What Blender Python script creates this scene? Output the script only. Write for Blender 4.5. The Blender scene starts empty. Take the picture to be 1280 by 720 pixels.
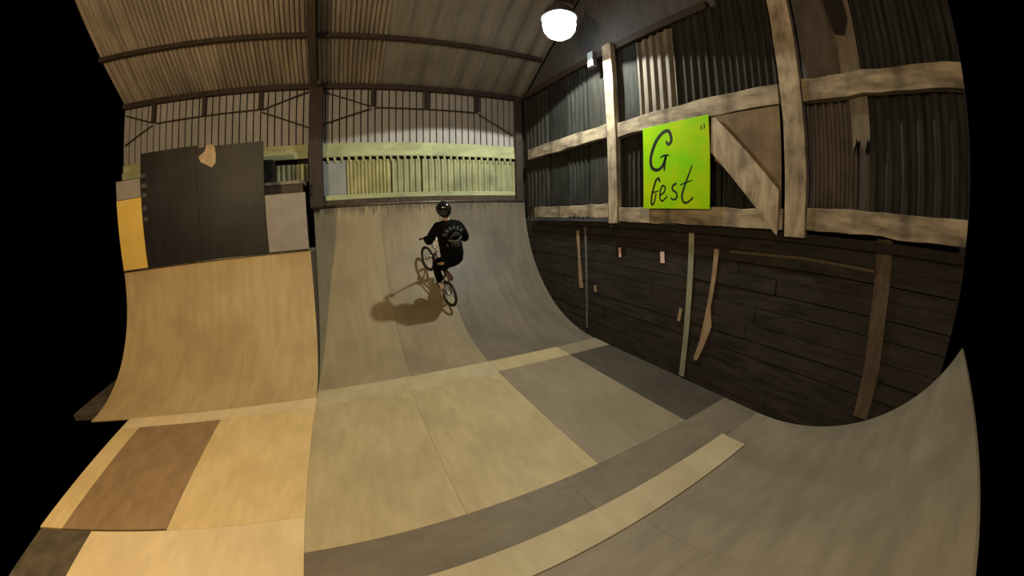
import bpy, bmesh, math, random
from mathutils import Vector as V, Matrix
from mathutils.bvhtree import BVHTree
random.seed(7)
C = bpy.context.scene.collection
sin, cos, pi = math.sin, math.cos, math.pi

# ------------------------------------------------------------------ materials
def mat(name, c1, c2=None, rough=.8, scale=(6, 6, 6), detail=6, metal=0., bump=.0, contrast=(.35, .65), c3=None, stain=1.2, spec=.3):
    m = bpy.data.materials.new(name); m.use_nodes = True
    nt = m.node_tree; N = nt.nodes; L = nt.links
    b = N['Principled BSDF']; b.inputs['Roughness'].default_value = rough
    b.inputs['Metallic'].default_value = metal
    b.inputs['Specular IOR Level'].default_value = spec
    if c2 is None:
        b.inputs['Base Color'].default_value = (*c1, 1); return m
    tc = N.new('ShaderNodeTexCoord'); mp = N.new('ShaderNodeMapping'); mp.inputs['Scale'].default_value = scale
    L.new(tc.outputs['Object'], mp.inputs['Vector'])
    n = N.new('ShaderNodeTexNoise'); n.inputs['Scale'].default_value = 1; n.inputs['Detail'].default_value = detail
    n.inputs['Roughness'].default_value = .62
    L.new(mp.outputs['Vector'], n.inputs['Vector'])
    r = N.new('ShaderNodeValToRGB'); r.color_ramp.elements[0].position = contrast[0]; r.color_ramp.elements[1].position = contrast[1]
    r.color_ramp.elements[0].color = (*c1, 1); r.color_ramp.elements[1].color = (*c2, 1)
    L.new(n.outputs['Fac'], r.inputs['Fac'])
    out = r.outputs['Color']
    if c3 is not None:
        n2 = N.new('ShaderNodeTexNoise'); n2.inputs['Scale'].default_value = stain; n2.inputs['Detail'].default_value = 4
        L.new(tc.outputs['Object'], n2.inputs['Vector'])
        r2 = N.new('ShaderNodeValToRGB'); r2.color_ramp.elements[0].position = .45; r2.color_ramp.elements[1].position = .72
        r2.color_ramp.elements[0].color = (0, 0, 0, 1); r2.color_ramp.elements[1].color = (.8, .8, .8, 1)
        L.new(n2.outputs['Fac'], r2.inputs['Fac'])
        mx = N.new('ShaderNodeMix'); mx.data_type = 'RGBA'
        L.new(r2.outputs['Color'], mx.inputs['Factor']); L.new(out, mx.inputs['A']); mx.inputs['B'].default_value = (*c3, 1)
        out = mx.outputs['Result']
    L.new(out, b.inputs['Base Color'])
    if bump:
        bp = N.new('ShaderNodeBump'); bp.inputs['Strength'].default_value = bump; bp.inputs['Distance'].default_value = .01
        L.new(n.outputs['Fac'], bp.inputs['Height']); L.new(bp.outputs['Normal'], b.inputs['Normal'])
    return m

def emis(name, c, s):
    m = bpy.data.materials.new(name); m.use_nodes = True
    b = m.node_tree.nodes['Principled BSDF']; b.inputs['Base Color'].default_value = (*c, 1)
    b.inputs['Emission Color'].default_value = (*c, 1); b.inputs['Emission Strength'].default_value = s
    return m

M = {}
M['ply_gold'] = mat('honey plywood', (0.424, 0.339, 0.201), (0.498, 0.403, 0.244), .55, (9, 2.5, 9), c3=(0.360, 0.286, 0.170), stain=1.3, bump=.1)
M['ply_pale'] = mat('pale plywood', (0.450, 0.378, 0.243), (0.513, 0.432, 0.288), .6, (9, 3, 9), c3=(0.387, 0.315, 0.198), stain=1.5)
M['ply_olive'] = mat('worn plywood', (0.235, 0.193, 0.134), (0.286, 0.235, 0.168), .5, (8, 2, 3), c3=(0.197, 0.164, 0.113), stain=1.0, bump=.1)
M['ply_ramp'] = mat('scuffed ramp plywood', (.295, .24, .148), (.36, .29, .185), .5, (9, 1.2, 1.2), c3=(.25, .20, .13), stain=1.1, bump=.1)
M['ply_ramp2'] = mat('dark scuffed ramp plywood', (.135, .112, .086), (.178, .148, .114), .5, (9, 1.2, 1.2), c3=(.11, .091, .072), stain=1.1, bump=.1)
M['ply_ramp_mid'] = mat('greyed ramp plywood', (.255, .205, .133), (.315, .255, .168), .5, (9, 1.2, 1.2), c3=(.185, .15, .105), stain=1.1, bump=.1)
M['ply_left'] = mat('amber ramp plywood', (0.459, 0.330, 0.162), (0.560, 0.414, 0.213), .5, (8, 1.2, 1.2), c3=(0.381, 0.274, 0.140), stain=1.2, bump=.1)
M['ply_dark'] = mat('dark grey plywood', (0.058, 0.047, 0.037), (0.082, 0.067, 0.055), .6, (6, 3, 6), c3=(0.048, 0.039, 0.031), stain=1.0)
M['ply_amber'] = mat('bright amber floor plywood', (0.624, 0.462, 0.228), (0.720, 0.540, 0.282), .55, (9, 2.5, 9), c3=(0.552, 0.402, 0.192), stain=1.8, bump=.1)
M['ply_straw'] = mat('straw coloured plywood', (0.672, 0.515, 0.302), (0.762, 0.594, 0.358), .6, (9, 3, 9), c3=(0.605, 0.459, 0.269), stain=1.5)
M['ply_mid'] = mat('grey-brown plywood', (.165, .135, .10), (.21, .175, .13), .6, (4, 9, 4), c3=(.135, .11, .083), stain=1.1)
M['ply_brown'] = mat('chocolate floor ply', (.25, .16, .085), (.33, .215, .115), .45, (5, 3, 5))
M['ply_near'] = mat('near ramp plywood', (0.219, 0.181, 0.135), (0.288, 0.242, 0.181), .55, (1.4, 7, 7), c3=(0.177, 0.144, 0.107), stain=1.4)
M['ply_face'] = mat('plywood edge', (.07, .055, .04), (.12, .09, .06), .8)
M['black_ply'] = mat('black painted board', (.009, .008, .009), (.017, .015, .017), .5, (10, 4, 1.2), c3=(.032, .028, .033), stain=1.1)
M['torn'] = mat('bare torn wood', (.38, .28, .17), (.55, .42, .27), .8)
M['grey_ply'] = mat('grey primed board', (.27, .245, .23), (.34, .31, .29), .6, (4, 4, 4))
M['yellow'] = mat('yellow board', (.72, .48, .10), (.80, .55, .14), .5, (3, 3, 3))
M['white_clad'] = mat('off-white cladding', (.34, .32, .32), (.42, .39, .39), .6, (3, 3, 1), c3=(.29, .27, .26), stain=.8)
M['cream'] = mat('cream corrugated steel', (.38, .37, .19), (.55, .53, .28), .5, (10, 10, 2), c3=(.28, .27, .15), stain=1.5)
M['cream2'] = mat('weathered corrugated steel', (.30, .31, .185), (.44, .45, .26), .55, (14, 10, 2), c3=(.20, .20, .13), stain=2)
M['grey_sheet'] = mat('grey flat sheet', (.24, .26, .26), (.31, .33, .33), .5, (4, 4, 2))
M['cream_wood'] = mat('cream painted wood', (.38, .40, .23), (.50, .53, .30), .7, (3, 10, 10), c3=(.26, .27, .16), stain=1.6)
M['dark'] = mat('dark void', (.012, .010, .009), (.025, .02, .018), .95, (4, 4, 4))
M['steel'] = mat('brown painted steel', (.035, .024, .020), (.058, .040, .033), .65, (8, 8, 3))
M['pipe'] = mat('worn coping pipe', (.10, .09, .08), (.22, .20, .17), .4, (20, 6, 6), metal=.6)
M['roof'] = mat('aged roofing sheet', (.25, .205, .17), (.46, .39, .32), .6, (22, .5, .5), c3=(.17, .145, .13), stain=.7, contrast=(.42, .62))
M['roof2'] = mat('smoother roofing sheet', (.19, .17, .155), (.27, .245, .225), .6, (5, .6, .6), c3=(.145, .13, .12), stain=.9)
M['timber'] = mat('weathered timber', (.17, .135, .10), (.45, .37, .275), .85, (9, 9, 2.2), c3=(.11, .085, .065), stain=4, bump=.5, contrast=(.32, .62))
M['timber_h'] = mat('weathered timber rail', (.10, .08, .06), (.38, .31, .225), .85, (9, 2.2, 9), c3=(.06, .048, .04), stain=3.5, bump=.5, contrast=(.30, .60))
M['gusset'] = mat('brown board', (.13, .085, .05), (.22, .15, .09), .8, (4, 4, 2), c3=(.06, .045, .03), stain=3)
M['boards'] = mat('blackened boards', (.010, .0085, .008), (.036, .029, .024), .85, (3, 2.2, 14), c3=(.02, .015, .012), stain=1.2, bump=.5)
M['black_sheet'] = mat('black corrugated sheet', (.012, .012, .011), (.036, .036, .032), .75, (16, 16, 1.3), c3=(.02, .017, .015), stain=2, spec=.15)
M['dim_sheet'] = mat('grey-green weathered sheet', (.012, .013, .012), (.032, .032, .03), .75, (10, 16, 1.3), c3=(.012, .011, .011), stain=2, spec=.12)
M['beige_sheet'] = mat('beige stained sheet', (0.091, 0.073, 0.059), (0.182, 0.150, 0.115), .65, (10, 12, 1.2), c3=(0.049, 0.042, 0.035), stain=2.4)
M['mauve_sheet'] = mat('dull purple-brown sheet', (.07, .056, .052), (.11, .09, .082), .8, (6, 12, 2), c3=(.03, .025, .023), stain=2.4)
M['gable'] = mat('dark gable lining', (.075, .072, .077), (.105, .10, .105), .7, (4, 8, 2))
M['strap'] = mat('pale green-grey batten', (.20, .20, .155), (.30, .30, .235), .6, (10, 10, 3))
M['strap2'] = mat('dull steel strap', (.10, .095, .085), (.17, .16, .14), .5, (10, 10, 3))
M['rawwood'] = mat('splintered raw wood', (.22, .155, .10), (.36, .265, .18), .8, (14, 14, 3))
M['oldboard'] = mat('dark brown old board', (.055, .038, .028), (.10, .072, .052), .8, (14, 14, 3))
M['lime'] = mat('fluorescent lime paint', (.20, .56, .0), (.40, .54, .0), .7, (2.2, 2.2, 2.2), detail=3, spec=.08)
M['ink'] = mat('black marker', (.008, .012, .006), rough=.5)
M['pink'] = mat('pink and white paper', (.62, .38, .38), (.75, .6, .58), .7, (20, 20, 20))
M['lamp'] = emis('lamp glass', (.93, 1, .97), 9)
M['lamp_body'] = mat('grey lamp housing', (.10, .10, .105), (.15, .15, .155), .4, (8, 8, 8), metal=.5)
M['fit_glass'] = mat('pale glass front', (.45, .52, .58), rough=.15, metal=.3, spec=.8)
M['cable'] = mat('dark cable', (.03, .03, .03))
# rider and bicycle
M['skin'] = mat('skin', (.50, .32, .22), (.56, .37, .26), .55, (20, 20, 20))
M['shirt'] = mat('black cotton', (.0028, .0028, .0032), (.005, .005, .0055), .95, (30, 30, 30), bump=.2, spec=.08)
M['trouser'] = mat('black trouser cloth', (.0028, .0028, .003), (.0045, .0045, .005), .95, (30, 30, 30), bump=.2, spec=.08)
M['print'] = mat('grey back print', (.12, .125, .13), rough=.8)
M['helmet'] = mat('glossy black helmet', (.008, .008, .009), rough=.16, spec=.7)
M['hair'] = mat('dark hair', (.02, .014, .01), (.03, .02, .014), .7, (60, 60, 60))
M['shoe'] = mat('dark grey shoe', (.06, .055, .06), (.085, .08, .085), .7, (20, 20, 20))
M['sock'] = mat('pale sock', (.58, .52, .42), rough=.9)
M['sole'] = mat('off-white sole', (.42, .38, .34), rough=.7)
M['tyre'] = mat('black tyre', (.018, .016, .015), (.03, .027, .025), .85, (40, 40, 40))
M['rim'] = mat('dark rim', (.06, .05, .045), rough=.35, metal=.6)
M['frame'] = mat('dark plum frame', (.075, .018, .028), rough=.3, metal=.3, spec=.6)
M['chrome'] = mat('chrome', (.75, .75, .75), rough=.15, metal=1)
M['seat'] = mat('pink-grey saddle', (.16, .09, .11), rough=.6)
M['rubber'] = mat('black rubber', (.012, .012, .012), rough=.7)
M['pedal'] = mat('pink pedal', (.42, .16, .20), rough=.5)

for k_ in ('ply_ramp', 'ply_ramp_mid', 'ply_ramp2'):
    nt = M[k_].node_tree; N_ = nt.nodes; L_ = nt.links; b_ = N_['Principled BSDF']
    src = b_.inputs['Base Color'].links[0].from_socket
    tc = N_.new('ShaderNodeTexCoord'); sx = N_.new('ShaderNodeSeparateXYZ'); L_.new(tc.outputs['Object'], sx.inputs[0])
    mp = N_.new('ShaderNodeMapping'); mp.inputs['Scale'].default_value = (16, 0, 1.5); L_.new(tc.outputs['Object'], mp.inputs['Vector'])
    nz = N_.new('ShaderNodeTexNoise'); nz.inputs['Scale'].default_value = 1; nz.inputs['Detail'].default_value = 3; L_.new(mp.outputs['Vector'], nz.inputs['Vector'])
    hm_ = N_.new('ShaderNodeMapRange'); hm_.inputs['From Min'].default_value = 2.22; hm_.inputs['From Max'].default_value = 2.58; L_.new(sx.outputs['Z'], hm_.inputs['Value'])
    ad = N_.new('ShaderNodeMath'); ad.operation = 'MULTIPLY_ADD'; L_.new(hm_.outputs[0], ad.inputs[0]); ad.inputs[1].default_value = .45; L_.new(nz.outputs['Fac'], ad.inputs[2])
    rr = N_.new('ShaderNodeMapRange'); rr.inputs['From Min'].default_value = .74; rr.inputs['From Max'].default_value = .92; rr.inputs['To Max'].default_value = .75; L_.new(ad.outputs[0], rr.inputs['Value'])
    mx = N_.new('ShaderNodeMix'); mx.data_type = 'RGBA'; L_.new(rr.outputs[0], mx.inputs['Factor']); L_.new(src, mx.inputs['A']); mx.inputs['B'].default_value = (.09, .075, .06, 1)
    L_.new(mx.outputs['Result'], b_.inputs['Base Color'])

# ------------------------------------------------------------------ mesh helpers
class MB:
    def __init__(s): s.v = []; s.f = []
    def add(s, vs, fs):
        o = len(s.v); s.v += [V(p) for p in vs]; s.f += [[o + i for i in f] for f in fs]; return s
    def box(s, lo, hi, Mx=None):
        (a, b, c), (d, e, f) = lo, hi
        vs = [(a,b,c),(d,b,c),(d,e,c),(a,e,c),(a,b,f),(d,b,f),(d,e,f),(a,e,f)]
        if Mx: vs = [Mx @ V(p) for p in vs]
        return s.add(vs, [(3,2,1,0),(4,5,6,7),(0,1,5,4),(1,2,6,5),(2,3,7,6),(3,0,4,7)])
    def prism(s, poly, ext):            # closed polygon extruded along ext
        n = len(poly); e = V(ext); a = [V(p) for p in poly]
        return s.add(a + [p + e for p in a], [list(range(n))[::-1], list(range(n, 2*n))] + [(i, (i+1) % n, n + (i+1) % n, n + i) for i in range(n)])
    def tube(s, pts, r, n=8, closed=False):
        pts = [V(p) for p in pts]; k = len(pts); rs = r if isinstance(r, (list, tuple)) else [r]*k
        o = len(s.v); up = None
        for i, p in enumerate(pts):
            if closed: t = pts[(i+1) % k] - pts[i-1]
            else: t = pts[min(i+1, k-1)] - pts[max(i-1, 0)]
            t.normalize()
            if up is None: up = t.orthogonal().normalized()
            up = (up - t*up.dot(t)).normalized(); w = t.cross(up)
            for j in range(n):
                a = 2*pi*j/n; s.v.append(p + (up*cos(a) + w*sin(a))*rs[i])
        for i in range(k if closed else k-1):
            i2 = (i+1) % k
            for j in range(n):
                j2 = (j+1) % n
                s.f.append([o+i*n+j, o+i*n+j2, o+i2*n+j2, o+i2*n+j])
        if not closed:
            s.f.append([o+j for j in range(n)][::-1]); s.f.append([o+(k-1)*n+j for j in range(n)])
        return s
    def lathe(s, prof, Mx, n=28, cap=True):   # profile (r, h) around local z
        o = len(s.v)
        for r, hh in prof:
            for j in range(n):
                a = 2*pi*j/n; s.v.append(Mx @ V((r*cos(a), r*sin(a), hh)))
        for i in range(len(prof)-1):
            for j in range(n):
                j2 = (j+1) % n; s.f.append([o+i*n+j, o+i*n+j2, o+(i+1)*n+j2, o+(i+1)*n+j])
        if cap:
            s.f.append([o+j for j in range(n)][::-1]); s.f.append([o+(len(prof)-1)*n+j for j in range(n)])
        return s
    def sheet(s, o, u, v, nrm, wave, samples, rows=1, th=.004, jag=None):
        # a wavy solid sheet: o + u*a + v*b + nrm*wave(a) ; a along u length, b along v length
        o, u, v, nrm = V(o), V(u), V(v), V(nrm); base = len(s.v); W = samples + 1
        for side in (0, 1):
            for r in range(rows+1):
                for i in range(W):
                    t = i/samples; b = r/rows
                    e = 0
                    if jag and r == 0: e = jag(t)
                    s.v.append(o + u*t + v*(b + e*(1-b)) + nrm*(wave(t) - side*th))
        K = (rows+1)*W
        for r in range(rows):
            for i in range(samples):
                a = base + r*W + i
                s.f.append([a, a+1, a+W+1, a+W]); s.f.append([a+K, a+K+W, a+K+W+1, a+K+1])
        for i in range(samples):
            a = base+i; s.f.append([a, a+K, a+K+1, a+1]); a = base+rows*W+i; s.f.append([a, a+1, a+K+1, a+K])
        for r in range(rows):
            a = base+r*W; s.f.append([a, a+W, a+W+K, a+K]); a = base+r*W+samples; s.f.append([a, a+K, a+W+K, a+W])
        return s
    def build(s, name, m, parent=None, smooth=False, bevel=0, loc=None):
        me = bpy.data.meshes.new(name)
        org = V((0, 0, 0))
        inv = None
        if parent is not None: inv = world(parent).inverted()
        elif loc is not None: org = V(loc)
        vs = [(inv @ p) if inv else (p - org) for p in s.v]
        me.from_pydata(vs, [], s.f); me.update()
        bm = bmesh.new(); bm.from_mesh(me); bmesh.ops.recalc_face_normals(bm, faces=bm.faces); bm.to_mesh(me); bm.free()
        if smooth:
            for p in me.polygons: p.use_smooth = True
        me.materials.append(M[m]); ob = bpy.data.objects.new(name, me); C.objects.link(ob)
        if parent is not None: ob.parent = parent
        elif loc is not None: ob.location = org
        if bevel:
            b = ob.modifiers.new('bevel', 'BEVEL'); b.width = bevel; b.segments = 2; b.limit_method = 'ANGLE'
        return ob

def world(o):
    m = o.matrix_basis.copy()
    while o.parent: o = o.parent; m = o.matrix_basis @ m
    return m
def tag(o, label, cat, group=None):
    o['label'] = label; o['category'] = cat
    if group: o['group'] = group
    return o
def thing(name, label, cat, loc=(0, 0, 0), group=None):
    o = bpy.data.objects.new(name, None); C.objects.link(o); o.location = loc; o.empty_display_size = .1
    return tag(o, label, cat, group)
def struct(o): o['kind'] = 'structure'; return o
def sq(t, n):                                   # corrugation: rounded square wave of n ribs
    a = sin(2*pi*n*t); return max(-1, min(1, 1.8*a))

# ------------------------------------------------------------------ the setting
XL, XW, XR = -4.95, -.78, 3.9
YB = 7.5; SL = .6; ZE = 5.12                       # back wall, roof slope, eaves height
def roofz(y): return ZE + SL*(YB - y)
Y0 = -.35

fl = MB()
fl.box((-3.62, .6, -.12), (XR, 4.7, -.02)); fl.box((XL, 4.7, -.12), (XR, YB+.1, -.02)); struct(fl.build('floor', 'ply_face'))

# back wall: upright off-white boards with dark gaps above a girt
bw = MB(); bw.box((XL, YB+.03, 0), (XR+.1, YB+.12, ZE+.02)); wb = struct(bw.build('wall_back', 'dark'))
cl = MB(); x = XL; pitch = .148
while x < XR - .05:
    x2 = min(x + pitch - .026, XR)
    cl.box((x, YB-.035, 3.6), (x2, YB+.015, ZE-.04)); x += pitch
c_ = cl.build('cladding', 'white_clad', wb)
for (xa, xb) in ((XL, -.86), (-.62, XR-.02)):
    g = MB(); g.box((xa, YB-.12, 3.58), (xb, YB-.037, 3.72)); g.box((xa, YB-.075, 3.72), (xb, YB-.037, 3.88))
    o = g.build('timber_ledge', 'cream_wood' , bevel=.01)
    tag(o, 'long cream ledge on the back wall, ' + ('left of the steel column' if xa < -1 else 'above the bright corrugated sheets'), 'ledge')
# lower corrugated sheets behind the ramp
def csheet(xa, xb, z0, z1, n, amp, m, label, y=YB-.062):
    s = MB(); w = (lambda t: 0) if n == 0 else (lambda t: amp*sq(t, n))
    s.sheet((xa, y, z0), (xb-xa, 0, 0), (0, 0, z1-z0), (0, -1, 0), w, max(4, n*10))
    return tag(s.build('corrugated_sheet', m, loc=(xa, y, z0)), label, 'corrugated sheet', None)
csheet(-.60, -.10, 2.80, 3.52, 0, 0, 'grey_sheet', 'flat grey sheet low on the back wall just right of the steel column')
csheet(-.085, .83, 2.80, 3.52, 12, .022, 'cream', 'yellow-cream finely ribbed sheet low on the back wall beside the flat grey sheet')
csheet(.85, 1.48, 2.80, 3.52, 5, .026, 'cream2', 'cream sheet with a few wide ribs on the back wall above the rider')
csheet(1.50, 3.80, 2.80, 3.52, 16, .026, 'cream2', 'widest cream corrugated sheet at the right end of the back wall')
csheet(-1.62, -.88, 3.12, 3.48, 7, .02, 'cream2', 'small corrugated strip above the shelf left of the steel column')
# row of short hooked ends along the underside of the ledge
fr = MB(); x = -.5
while x < 3.75:
    fr.prism([(x, YB-.12, 3.575), (x+.055, YB-.12, 3.575), (x+.065, YB-.09, 3.47), (x+.04, YB-.09, 3.47)], (0, .02, 0)); x += .145
o = fr.build('trim_1', 'cream_wood', loc=(0, YB-.1, 3.5)); struct(o)

# ceiling: ribbed roofing sheet rising towards the viewer
def roof_part(xa, xb, pitch_, amp):
    rs = MB(); nw = int((xb-xa)/pitch_)
    return rs.sheet((xa, YB+.12, roofz(YB+.12)), (xb-xa, 0, 0), (0, Y0-YB-.12, roofz(Y0)-roofz(YB+.12)), (0, SL/1.166, 1/1.166), lambda t: amp*sq(t, nw), nw*8, 1, .01)
roof_ = struct(roof_part(XL, .62, .088, .024).build('ceiling', 'roof'))
roof_part(.62, XR+.1, .42, .016).build('smooth_sheets', 'roof2', roof_)

# right wall
wr = MB()
wr.prism([(XR+.12, Y0, 2.0), (XR+.12, YB+.1, 2.0), (XR+.12, YB+.1, roofz(YB+.1)-.04), (XR+.12, Y0, roofz(Y0)-.04)], (.05, 0, 0))
wall_r = struct(wr.build('wall_right', 'gable'))
lb = MB(); z = -.1; k = 0
while z < 2.05:
    hh = random.choice((.14, .17, .19, .21)); y = Y0
    while y < YB:
        L_ = random.uniform(1.6, 3.2); y2 = min(y+L_, YB)
        j = random.uniform(0, .014)
        lb.box((XR+.005+j, y+.004, z), (XR+.05+j, y2-.004, z+hh-random.uniform(.004, .014))); y = y2
    z += hh
lb.box((XR+.08, Y0, -.1), (XR+.1, YB, 2.1))
lb.build('horizontal_boards', 'boards', wall_r)

# ------------------------------------------------------------------ roof steelwork
t = MB(); t.box((XL, YB-.16, ZE-.09), (XR, YB-.045, ZE+.02))
tag(t.build('eaves_beam', 'steel', bevel=.01, loc=(0, YB-.1, ZE)), 'long dark brown eaves beam where the back wall meets the roof', 'beam')
def purlin(y, label, r=.042):
    z = roofz(y) - .045 - r; t = MB()
    t.box((XL, y-.045, z-r), (XR, y+.045, z+r))
    return tag(t.build('purlin', 'steel', bevel=.008, loc=(0, y, z)), label, 'beam')
purlin(6.38, 'dark purlin running across the roof, the one nearest the back wall')
purlin(5.10, 'dark purlin across the roof, the next one up from the back wall')
def ibeam_x(mb, cx, w, y0, y1, z0, z1):
    pass
col = MB()
for (a, b, c, d) in ((-.83, -.56, YB-.30, YB-.275), (-.83, -.56, YB-.145, YB-.125), (-.71, -.68, YB-.275, YB-.145)):
    col.box((a, c, 2.56), (b, d, ZE-.1))
tag(col.build('steel_column', 'steel', loc=(-.73, YB-.2, 2.3)), 'dark brown steel column standing against the back wall at the left edge of the big ramp', 'column')
def rafter(x, label):
    t = MB(); n = V((0, SL/1.166, 1/1.166)); d = V((0, -1, SL)).normalized()
    a = V((x, YB-.30, roofz(YB-.30))) - n*.03; b = V((x, Y0+.1, roofz(Y0+.1))) - n*.03
    for (w, h0, h1) in ((.075, .135, .16), (.012, .16, .34), (.075, .34, .365)):
        q = [a + V((-w, 0, 0)) - n*h0, a + V((w, 0, 0)) - n*h0, a + V((w, 0, 0)) - n*h1, a + V((-w, 0, 0)) - n*h1]
        t.prism(q, b-a)
    return tag(t.build('rafter', 'steel', loc=a), label, 'rafter')
rafter(-.73, 'dark brown sloping steel rafter that rises from the column across the roof')
cc = MB(); cc.box((XR-.20, YB-.22, 2.55), (XR-.03, YB-.12, ZE-.1))
tag(cc.build('corner_post', 'steel', bevel=.01, loc=(XR-.1, YB-.17, 2.55)), 'dark post in the far corner where the back wall meets the right wall', 'post')

def hanger(x, zb, label):
    t = MB(); t.box((x-.04, YB-.13, zb), (x+.04, YB-.06, ZE-.092))
    return tag(t.build('hanger_bar', 'steel', loc=(x, YB-.1, zb)), label, 'bar', 'short hanger bars below the eaves beam')
for x, l in ((-4.20, 'short dark bar hanging from the eaves beam at the far left above the yellow board'),
             (-3.05, 'short dark bar hanging from the eaves beam above the left half of the black board'),
             (-1.85, 'short dark bar hanging from the eaves beam above the right edge of the black board'),
             (.46, 'short dark bar below the eaves beam, first to the right of the steel column'),
             (1.61, 'short dark bar below the eaves beam above the rider, second right of the column'),
             (2.78, 'short dark bar below the eaves beam nearest the far right corner')):
    hanger(x, 4.66, l)
def rod(a, b, label, r=.016, y=YB-.075):
    t = MB(); t.tube([(a[0], y, a[1]), (b[0], y, b[1])], r, 8)
    return tag(t.build('brace_rod', 'steel', loc=(a[0], y, a[1])), label, 'rod')
rod((-4.16, 4.63), (-1.9, 4.66), 'thin horizontal rod on the back wall left of the column above the black board')
rod((.5, 4.63), (2.8, 4.63), 'thin horizontal rod on the back wall right of the column above the bright sheets')
rod((-1.82, 4.65), (-.85, 4.99), 'thin brace rod sloping up to the column top from the left')
rod((-1.82, 4.60), (-.85, 4.22), 'thin brace rod sloping down to the column from the left')
rod((.42, 4.66), (-.61, 4.99), 'thin brace rod sloping up to the column top from the right', y=YB-.06)
rod((.42, 4.60), (-.61, 4.26), 'thin brace rod sloping down to the column from the right')
rod((2.82, 4.60), (3.68, 4.16), 'thin brace rod sloping down to the far right corner')
rod((-4.24, 4.66), (-4.9, 4.9), 'thin brace rod sloping up at the far left end of the back wall')
rod((-4.24, 4.60), (-4.9, 4.28), 'thin brace rod sloping down at the far left end of the back wall')

# ------------------------------------------------------------------ ramps
def arc_pts(y0, R, zmax, sgn=1, n=40):
    a1 = math.acos(max(-1, 1 - zmax/R)); return [(y0 + sgn*R*sin(a1*i/n), R*(1-cos(a1*i/n))) for i in range(n+1)]
def arc_sheet(xa, xb, pts, th=.018):
    # solid curved plywood sheet following pts (y, z)
    mb = MB(); n = len(pts); nr = []
    for i, (y, z) in enumerate(pts):
        y1, z1 = pts[max(i-1, 0)]; y2, z2 = pts[min(i+1, n-1)]; dy, dz = y2-y1, z2-z1; l = math.hypot(dy, dz)
        sg = 1 if dy > 0 else -1
        nr.append((dz/l*sg, -dy/l*sg))
    o = 0; vs = []
    for (y, z), (ny, nz) in zip(pts, nr):
        vs += [(xa, y, z), (xb, y, z), (xb, y+ny*th, z+nz*th), (xa, y+ny*th, z+nz*th)]
    fs = []
    for i in range(n-1):
        for j in range(4): fs.append((4*i+j, 4*i+(j+1) % 4, 4*i+4+(j+1) % 4, 4*i+4+j))
    fs += [(0, 1, 2, 3), (4*n-4, 4*n-1, 4*n-2, 4*n-3)]
    return mb.add(vs, fs)

big = thing('quarter_pipe', 'tall curved plywood quarter pipe the rider is on, filling the right of the back wall', 'ramp', (1.5, 4.6, 0))
P = arc_pts(4.6, 2.7, 2.56)
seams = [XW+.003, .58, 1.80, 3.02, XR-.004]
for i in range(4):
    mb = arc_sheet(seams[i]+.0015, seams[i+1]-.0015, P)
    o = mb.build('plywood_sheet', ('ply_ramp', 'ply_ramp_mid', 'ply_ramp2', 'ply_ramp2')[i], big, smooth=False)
for k, p in enumerate(P[:-1]): pass
side = MB(); poly = [(XW, y+.004, z-.022) for y, z in P] + [(XW, P[-1][0]+.004, -.0)]
side.prism([(p[0], p[1], max(p[2], -.0)) for p in poly[2:]], (.018, 0, 0)); side.build('side_panel', 'ply_face', big)
dk = MB(); dk.box((XW, P[-1][0]+.02, 2.50), (XR-.215, YB-.13, 2.53)); dk.build('deck', 'ply_olive', big)
cp = MB(); cp.tube([(XW, 7.295, 2.575), (XR-.02, 7.295, 2.575)], .028, 12); cp.build('coping', 'pipe', big, smooth=True)
sl = MB(); sl.box((-.54, YB-.15, 2.70), (XR-.215, YB-.105, 2.80))
o = sl.build('timber_rail', 'cream_wood', bevel=.008, loc=(0, YB-.08, 2.5)); tag(o, 'pale rail behind the coping at the foot of the bright corrugated sheets', 'rail')

tb = MB(); tb.box((XW, 7.335, 2.535), (XR-.215, 7.36, 2.695)); tag(tb.build('shade_board', 'oldboard', loc=(0, 7.35, 2.54)), 'dark board in place of the shaded band right behind the coping of the tall ramp', 'board')  # dark board stands in for the shaded band behind the coping
low = thing('quarter_pipe', 'lower amber plywood quarter pipe at the left below the black board', 'ramp', (-2.8, 4.5, 0))
PL = arc_pts(4.42, 1.86, 1.80)
xs = [-4.35, -3.23, -2.01, XW-.004]
for i in range(3):
    arc_sheet(xs[i]+.001, xs[i+1]-.001, PL).build('plywood_sheet', 'ply_left', low)
dk = MB(); dk.box((-4.35, PL[-1][0]+.002, 1.77), (XW-.004, YB-.02, 1.80)); dk.build('deck', 'ply_olive', low)
sp = MB(); poly = [(XW-.022, y+.004, z-.022) for y, z in PL[2:]] + [(XW-.022, YB-.02, 1.765), (XW-.022, YB-.02, 0), (XW-.022, PL[2][0], 0)]
sp.prism(poly, (.018, 0, 0)); sp.build('side_panel', 'ply_face', low)
cp = MB(); cp.tube([(-4.35, PL[-1][0]+.0, 1.822), (XW-.005, PL[-1][0]+.0, 1.822)], .022, 10); cp.build('coping', 'pipe', low, smooth=True)

near = thing('quarter_pipe', 'nearest quarter pipe whose curved grey-brown sheets rise at the lower right', 'ramp', (2, 1.3, 0))
PN = [(y, z) for y, z in arc_pts(1.42, 2.0, 1.35, -1)]
PN = PN
xs = [XW+.003, .42, 1.64, 2.86, XR-.004]
for i in range(4):
    arc_sheet(xs[i]+.001, xs[i+1]-.001, PN).build('plywood_sheet', 'ply_near', near)

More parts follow.
